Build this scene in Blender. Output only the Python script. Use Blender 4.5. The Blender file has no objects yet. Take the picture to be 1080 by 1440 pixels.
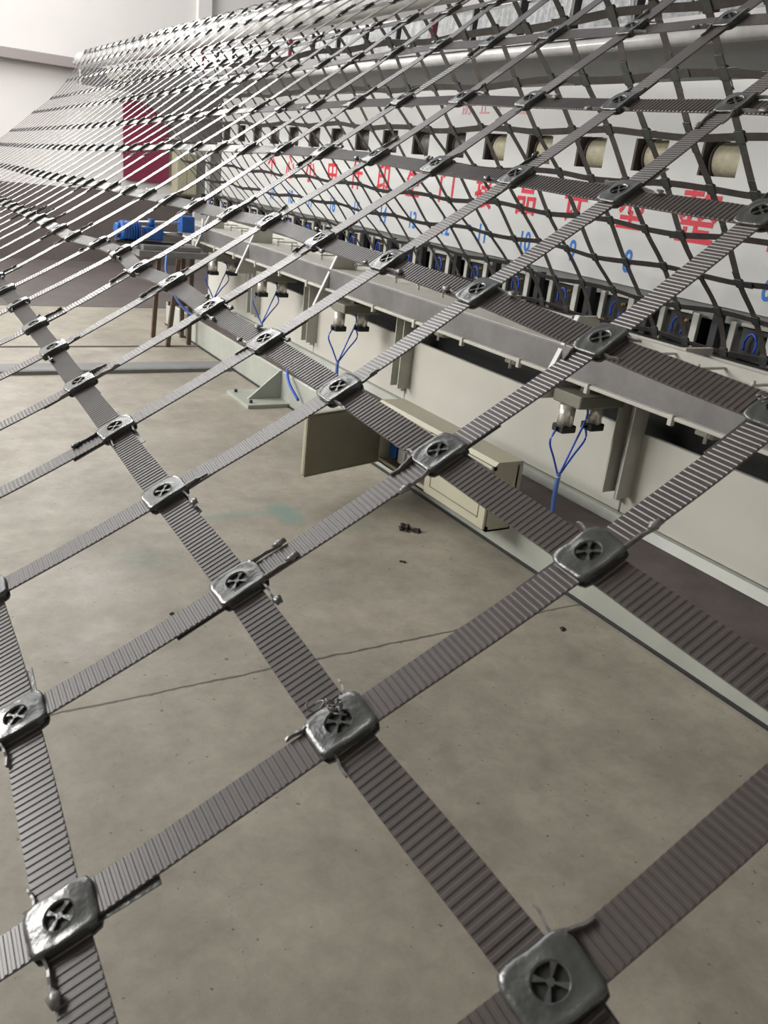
import bpy, bmesh, math, random
import numpy as np
from mathutils import Vector, Matrix, Quaternion
random.seed(7)
SC = bpy.context.scene
COL = SC.collection
H = 1.8                      # camera height above the floor

# ------------------------------------------------------------------ camera
cd = bpy.data.cameras.new('camera'); cam = bpy.data.objects.new('camera', cd); COL.objects.link(cam)
R_ = Vector((0.8610354, -0.49731231, 0.10629439)); U_ = Vector((0.10125412, 0.37248198, 0.9224992))
F_ = Vector((0.49836296, 0.78354173, -0.37107509))
m = Matrix((R_, U_, -F_)).transposed().to_4x4(); m.translation = (0, 0, H)
cam.matrix_world = m
cd.sensor_fit = 'VERTICAL'; cd.sensor_height = 24; cd.lens = 1182.2/1440*24; cd.clip_start = .02
cd.dof.use_dof = True; cd.dof.focus_distance = 2.6; cd.dof.aperture_fstop = 9.0
SC.camera = cam

# ------------------------------------------------------------------ world, lights, exposure
w = bpy.data.worlds.new('world'); SC.world = w; w.use_nodes = True
bg = w.node_tree.nodes['Background']; bg.inputs[0].default_value = (.93, .95, 1, 1); bg.inputs[1].default_value = .40
def area(name, loc, look, sx, sy, power, col=(1, 1, 1)):
    l = bpy.data.lights.new(name, 'AREA'); l.shape = 'RECTANGLE'; l.size = sx; l.size_y = sy; l.energy = power; l.color = col
    o = bpy.data.objects.new(name, l); COL.objects.link(o); o.location = loc
    o.rotation_euler = (Vector(look) - Vector(loc)).to_track_quat('-Z', 'Y').to_euler(); return o
area('window_daylight', (-5.6, 9.2, 4.2), (1.5, 9.6, 0.2), 8, 3, 1400, (1, .98, .955))
area('overhead_fill', (-.5, 10.8, 6.6), (-.5, 10.6, 0), 6.5, 5, 380, (1, .99, .97))  # unseen overhead source, added to brighten the far straps and floor
SC.view_settings.view_transform = 'Standard'; SC.view_settings.look = 'None'
SC.view_settings.gamma = 1; SC.view_settings.use_curve_mapping = False
SC.view_settings.exposure = 0.38

# ------------------------------------------------------------------ materials
def mat(name, col, rough=.5, metal=0., spec=.5, var=.0, scale=8., col2=None, bump=0., bscale=60., emit=0, alpha=1, trans=0.):
    m = bpy.data.materials.new(name); m.use_nodes = True; nt = m.node_tree; b = nt.nodes['Principled BSDF']
    b.inputs['Roughness'].default_value = rough; b.inputs['Metallic'].default_value = metal
    b.inputs['Specular IOR Level'].default_value = spec
    b.inputs['Base Color'].default_value = (*col, 1)
    tc = nt.nodes.new('ShaderNodeTexCoord')
    if var > 0 or col2:
        n = nt.nodes.new('ShaderNodeTexNoise'); n.inputs['Scale'].default_value = scale; n.inputs['Detail'].default_value = 6
        n.inputs['Roughness'].default_value = .65
        nt.links.new(tc.outputs['Object'], n.inputs['Vector'])
        r = nt.nodes.new('ShaderNodeValToRGB'); r.color_ramp.elements[0].position = .36; r.color_ramp.elements[1].position = .66
        c2 = col2 or tuple(c*(1-var) for c in col)
        r.color_ramp.elements[0].color = (*c2, 1); r.color_ramp.elements[1].color = (*col, 1)
        nt.links.new(n.outputs['Fac'], r.inputs['Fac']); nt.links.new(r.outputs['Color'], b.inputs['Base Color'])
    if bump > 0:
        n = nt.nodes.new('ShaderNodeTexNoise'); n.inputs['Scale'].default_value = bscale; n.inputs['Detail'].default_value = 5
        nt.links.new(tc.outputs['Object'], n.inputs['Vector'])
        bp = nt.nodes.new('ShaderNodeBump'); bp.inputs['Strength'].default_value = bump; bp.inputs['Distance'].default_value = .01
        nt.links.new(n.outputs['Fac'], bp.inputs['Height']); nt.links.new(bp.outputs['Normal'], b.inputs['Normal'])
    if emit: b.inputs['Emission Color'].default_value = (*col, 1); b.inputs['Emission Strength'].default_value = emit
    if trans: b.inputs['Transmission Weight'].default_value = trans
    return m
M = dict(
 pad=mat('pad_plastic', (.070, .076, .072), .25, spec=.7, var=.3, scale=30, bump=.12, bscale=90),
 slot=mat('slot_dark', (.006, .007, .007), .6),
 burr=mat('burr_plastic', (.16, .155, .15), .3, spec=.6),
 base=mat('painted_steel_green_grey', (.42, .44, .39), .42, var=.18, scale=3, bump=.03),
 brown=mat('dusty_brown_ledge', (.135, .108, .10), .75, var=.35, scale=5, bump=.2),
 cream=mat('cream_panel_paint', (.56, .55, .49), .38, var=.06, scale=2),
 postm=mat('post_grey_paint', (.52, .52, .46), .5, var=.2, scale=5),
 beam=mat('galvanised_beam', (.20, .195, .195), .45, metal=.25, var=.3, scale=4, bump=.05),
 lip=mat('pale_lip_paint', (.50, .49, .44), .45, var=.12, scale=6),
 hood=mat('white_hood_paint', (.62, .625, .61), .33, var=.05, scale=1.5),
 hoodlow=mat('grey_skirt_and_slope_shade', (.24, .25, .24), .45, var=.1),
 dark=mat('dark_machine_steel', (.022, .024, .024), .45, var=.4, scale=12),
 black=mat('black_rubber', (.010, .010, .011), .5),
 steel=mat('bright_cylinder_steel', (.72, .69, .63), .28, metal=.65, var=.1, scale=20),
 hose=mat('blue_hose', (.02, .09, .55), .35),
 hosel=mat('pale_blue_hose', (.10, .20, .55), .4),
 olive=mat('olive_bracket', (.20, .20, .155), .5, var=.15),
 boxm=mat('ivory_box_paint', (.47, .45, .34), .42, var=.06, scale=4),
 door=mat('box_door_inner', (.23, .215, .155), .5, var=.12, scale=5),
 red=mat('red_paint', (.62, .02, .045), .5),
 pink=mat('faded_red_paint', (.66, .30, .31), .5),
 blue=mat('blue_paint', (.015, .17, .56), .5),
 thread=mat('wound_yarn', (.60, .56, .40), .5, var=.25, scale=25, bump=.3, bscale=140),
 thread2=mat('wound_yarn_unlit', (.17, .16, .15), .45, var=.35, scale=25, bump=.2),
 roll=mat('roller_steel', (.58, .58, .57), .24, metal=.0, var=.25, scale=6),
 film=mat('clear_film', (.74, .76, .77), .12, spec=.9, var=.35, scale=22, bump=.9, bscale=26),
 wall=mat('wall_paint', (.61, .595, .575), .75, var=.05, scale=.7),
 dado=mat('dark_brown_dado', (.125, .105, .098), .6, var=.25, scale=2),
 pipe=mat('girder_paint', (.27, .24, .23), .6),
 maroon=mat('maroon_board', (.20, .022, .055), .5, var=.15, scale=3),
 kerb=mat('kerb_grey', (.23, .23, .225), .6, var=.2, scale=6),
 pane=mat('highlight_window', (1, .99, .97), .5, emit=26),
 dirt=mat('dirt_clod', (.05, .043, .033), .9, var=.5, scale=80),
 bluem=mat('blue_machine_paint', (.015, .11, .42), .35, var=.3, scale=20),
 wood=mat('brown_bench_frame', (.13, .085, .06), .55, var=.3, scale=15),
 brass=mat('brass', (.65, .42, .15), .25, metal=1),
 yel=mat('pale_yellow_board', (.36, .345, .24), .6, var=.1),
)
def strap_material(name, pitch, depth, col):
    m = mat(name, col, .27, spec=.5, var=.22, scale=18)
    nt = m.node_tree; b = nt.nodes['Principled BSDF']
    uv = nt.nodes.new('ShaderNodeUVMap'); uv.uv_map = 'UVMap'; sp = nt.nodes.new('ShaderNodeSeparateXYZ')
    nt.links.new(uv.outputs[0], sp.inputs[0])
    mu = nt.nodes.new('ShaderNodeMath'); mu.operation = 'MULTIPLY'; mu.inputs[1].default_value = 2*math.pi/pitch
    si = nt.nodes.new('ShaderNodeMath'); si.operation = 'SINE'
    nt.links.new(sp.outputs[0], mu.inputs[0]); nt.links.new(mu.outputs[0], si.inputs[0])
    bp = nt.nodes.new('ShaderNodeBump'); bp.inputs['Strength'].default_value = .5; bp.inputs['Distance'].default_value = depth
    nt.links.new(si.outputs[0], bp.inputs['Height']); nt.links.new(bp.outputs['Normal'], b.inputs['Normal'])
    return m
PC = (.088, .077, .073)
M['strap'] = mat('strap_ribbed', PC, .33, spec=.55, var=.2, scale=18)
M['strap_far'] = strap_material('strap_far', .008, .0006, PC)

# concrete floor
def floor_mat():
    m = bpy.data.materials.new('concrete_floor'); m.use_nodes = True; nt = m.node_tree; L = nt.links; N = nt.nodes
    b = N['Principled BSDF']; g = N.new('ShaderNodeNewGeometry'); pos = g.outputs['Position']
    def noise(s, d=8, r=.6, dist=0.):
        n = N.new('ShaderNodeTexNoise'); n.inputs['Scale'].default_value = s; n.inputs['Detail'].default_value = d
        n.inputs['Roughness'].default_value = r; n.inputs['Distortion'].default_value = dist; L.new(pos, n.inputs['Vector']); return n.outputs['Fac']
    def ramp(f, p0, c0, p1, c1):
        r = N.new('ShaderNodeValToRGB'); e = r.color_ramp.elements; e[0].position = p0; e[1].position = p1
        e[0].color = (*c0, 1); e[1].color = (*c1, 1); L.new(f, r.inputs['Fac']); return r.outputs['Color']
    def mix(a, bb, f, mode='MIX'):
        x = N.new('ShaderNodeMix'); x.data_type = 'RGBA'; x.blend_type = mode
        for s, v in ((x.inputs['A'], a), (x.inputs['B'], bb)):
            if isinstance(v, tuple): s.default_value = (*v, 1)
            else: L.new(v, s)
        if isinstance(f, float): x.inputs['Factor'].default_value = f
        else: L.new(f, x.inputs['Factor'])
        return x.outputs['Result']
    def mth(op, a, bb=None, cl=False):
        x = N.new('ShaderNodeMath'); x.operation = op; x.use_clamp = cl
        for i, v in enumerate((a, bb)):
            if v is None: continue
            if isinstance(v, (int, float)): x.inputs[i].default_value = v
            else: L.new(v, x.inputs[i])
        return x.outputs[0]
    c = ramp(noise(1.7, 10, .68, .15), .32, (.26, .238, .192), .68, (.405, .375, .312))
    c = mix(c, ramp(noise(9, 12, .78, .25), .3, (.70, .68, .65), .62, (1.06, 1.05, 1.04)), .75, 'MULTIPLY')
    blot = ramp(noise(4.2, 9, .82, .3), .60, (0, 0, 0), .74, (1, 1, 1))
    c = mix(c, (.15, .135, .11), mth('MULTIPLY', blot, .6))
    spk = ramp(noise(38, 2, .5), .70, (0, 0, 0), .74, (1, 1, 1))
    c = mix(c, (.06, .052, .045), mth('MULTIPLY', spk, .7))
    sx = N.new('ShaderNodeSeparateXYZ'); L.new(pos, sx.inputs[0]); X, Y = sx.outputs[0], sx.outputs[1]
    wob = mth('MULTIPLY', mth('SUBTRACT', noise(4, 6, .7), .5), .05)
    d = mth('ABSOLUTE', mth('ADD', mth('SUBTRACT', Y, 2.52), wob))
    line = mth('SUBTRACT', 1., mth('DIVIDE', d, .010), True)
    c = mix(c, (.035, .03, .026), mth('MULTIPLY', line, .95))
    # worn teal paint marks
    def blob(cx, cy, rx, ry, s):
        a = mth('POWER', mth('DIVIDE', mth('SUBTRACT', X, cx), rx), 2.); bb = mth('POWER', mth('DIVIDE', mth('SUBTRACT', Y, cy), ry), 2.)
        q = mth('SUBTRACT', 1., mth('ADD', a, bb), True); q = mth('MULTIPLY', q, mth('MULTIPLY', noise(9, 5, .7), s), True); return q
    for a in ((1.86, 3.93, .10, .22, 1.2), (1.62, 3.98, .34, .05, .9), (2.15, 3.7, .16, .1, .5), (1.0, 3.6, .2, .14, .3), (1.3, 3.2, .25, .12, .22)):
        c = mix(c, (.13, .27, .235), blob(*a))
    L.new(c, b.inputs['Base Color'])
    rr = ramp(noise(2.2, 5), .3, (.34,)*3, .7, (.6,)*3); L.new(rr, b.inputs['Roughness'])
    bp = N.new('ShaderNodeBump'); bp.inputs['Strength'].default_value = .25; bp.inputs['Distance'].default_value = .006
    L.new(mth('SUBTRACT', noise(22, 8, .7), line), bp.inputs['Height']); L.new(bp.outputs['Normal'], b.inputs['Normal'])
    return m
M['floor'] = floor_mat()

# ------------------------------------------------------------------ helpers
class MB:
    def __init__(s): s.v = []; s.f = []; s.m = []; s.sm = []
    def add(s, v, f, mi=0, sm=False):
        n = len(s.v); s.v += [tuple(p) for p in v]; s.f += [tuple(i+n for i in q) for q in f]; s.m += [mi]*len(f); s.sm += [sm]*len(f); return s
    def box(s, x0, x1, y0, y1, z0, z1, mi=0, bev=0.):
        """box with optional chamfer on all edges"""
        if bev <= 0:
            v = [(x, y, z) for x in (x0, x1) for y in (y0, y1) for z in (z0, z1)]
            return s.add(v, [(0, 1, 3, 2), (4, 6, 7, 5), (0, 4, 5, 1), (2, 3, 7, 6), (0, 2, 6, 4), (1, 5, 7, 3)], mi)
        bm = bmesh.new(); bmesh.ops.create_cube(bm, size=1)
        for q in bm.verts: q.co = Vector((x0+(q.co.x+.5)*(x1-x0), y0+(q.co.y+.5)*(y1-y0), z0+(q.co.z+.5)*(z1-z0)))
        bmesh.ops.bevel(bm, geom=bm.edges[:], offset=bev, segments=1, affect='EDGES', profile=.5)
        bm.verts.index_update(); s.add([q.co[:] for q in bm.verts], [[q.index for q in f.verts] for f in bm.faces], mi); bm.free(); return s
    def prism(s, pts, axis, a0, a1, mi=0):
        """closed outline pts (2D) extruded along axis 'x','y','z'"""
        def P(p, a): return {'y': (p[0], a, p[1]), 'x': (a, p[0], p[1]), 'z': (p[0], p[1], a)}[axis]
        n = len(pts); v = [P(p, a0) for p in pts] + [P(p, a1) for p in pts]
        return s.add(v, [tuple(range(n))[::-1], tuple(range(n, 2*n))] + [(i, (i+1) % n, n+(i+1) % n, n+i) for i in range(n)], mi)
    def cyl(s, p0, p1, r0, r1=None, n=20, mi=0, cap=True):
        p0, p1 = Vector(p0), Vector(p1); r1 = r0 if r1 is None else r1; q = (p1-p0).to_track_quat('Z', 'Y')
        a = [q @ Vector((math.cos(2*math.pi*i/n), math.sin(2*math.pi*i/n), 0)) for i in range(n)]
        b = len(s.v); s.add([p0+r0*d for d in a] + [p1+r1*d for d in a], [(i, (i+1) % n, n+(i+1) % n, n+i) for i in range(n)], mi, True)
        if cap: s.f += [tuple(b+i for i in range(n))[::-1], tuple(b+n+i for i in range(n))]; s.m += [mi]*2; s.sm += [False]*2
        return s
    def tube(s, pts, r, n=8, mi=0):
        pts = [Vector(p) for p in pts]; rings = []
        for k, p in enumerate(pts):
            t = (pts[min(k+1, len(pts)-1)] - pts[max(k-1, 0)]).normalized(); up = Vector((0, 0, 1)) if abs(t.z) < .95 else Vector((1, 0, 0))
            a = t.cross(up).normalized(); bb = t.cross(a); rr = r if not callable(r) else r(k/(len(pts)-1))
            rings.append([p + rr*(a*math.cos(2*math.pi*i/n)+bb*math.sin(2*math.pi*i/n)) for i in range(n)])
        f = [(k*n+i, k*n+(i+1) % n, (k+1)*n+(i+1) % n, (k+1)*n+i) for k in range(len(pts)-1) for i in range(n)]
        s.add([v for r_ in rings for v in r_], f, mi, True)
        b = len(s.v) - n*len(pts); s.f += [tuple(b+i for i in range(n))[::-1], tuple(len(s.v)-n+i for i in range(n))]; s.m += [mi]*2; s.sm += [False]*2
        return s
    def mesh(s, name, mats):
        me = bpy.data.meshes.new(name); me.from_pydata(s.v, [], s.f)
        for q in mats: me.materials.append(q)
        me.polygons.foreach_set('material_index', s.m); me.polygons.foreach_set('use_smooth', s.sm)
        me.update(); return me
    def build(s, name, mats, parent=None, loc=None):
        if not isinstance(mats, (list, tuple)): mats = [mats]
        bmx = bmesh.new(); me = s.mesh(name, mats); bmx.from_mesh(me); bmesh.ops.recalc_face_normals(bmx, faces=bmx.faces[:]); bmx.to_mesh(me); bmx.free()
        return link(name, me, parent, loc)
def link(name, me, parent=None, loc=None):
    o = bpy.data.objects.new(name, me); COL.objects.link(o)
    if parent is not None:
        o.parent = parent
        if loc is None and parent.type == 'EMPTY': o.location = -parent.location   # meshes are written in world metres
        elif loc is not None: o.location = loc
    elif loc is not None: o.location = loc
    return o
def tag(o, label=None, cat=None, group=None, kind=None):
    if label: o['label'] = label
    if cat: o['category'] = cat
    if group: o['group'] = group
    if kind: o['kind'] = kind
    return o
def empty(name, loc, label=None, cat=None, group=None):
    o = bpy.data.objects.new(name, None); o.empty_display_size = .1; COL.objects.link(o); o.location = loc; tag(o, label, cat, group); return o
def crom(P, n):
    """Catmull-Rom through points P (k,3), n samples per span"""
    P = np.asarray(P, float); Q = np.vstack([2*P[0]-P[1], P, 2*P[-1]-P[-2]]); out = []
    for k in range(1, len(Q)-2):
        a, b, c, d = Q[k-1], Q[k], Q[k+1], Q[k+2]
        for t in np.arange(n)/n:
            out.append(.5*((2*b)+(-a+c)*t+(2*a-5*b+4*c-d)*t*t+(-a+3*b-3*c+d)*t**3))
    out.append(P[-1]); return np.array(out)
Z = lambda z: z + H          # heights written relative to the lens

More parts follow.
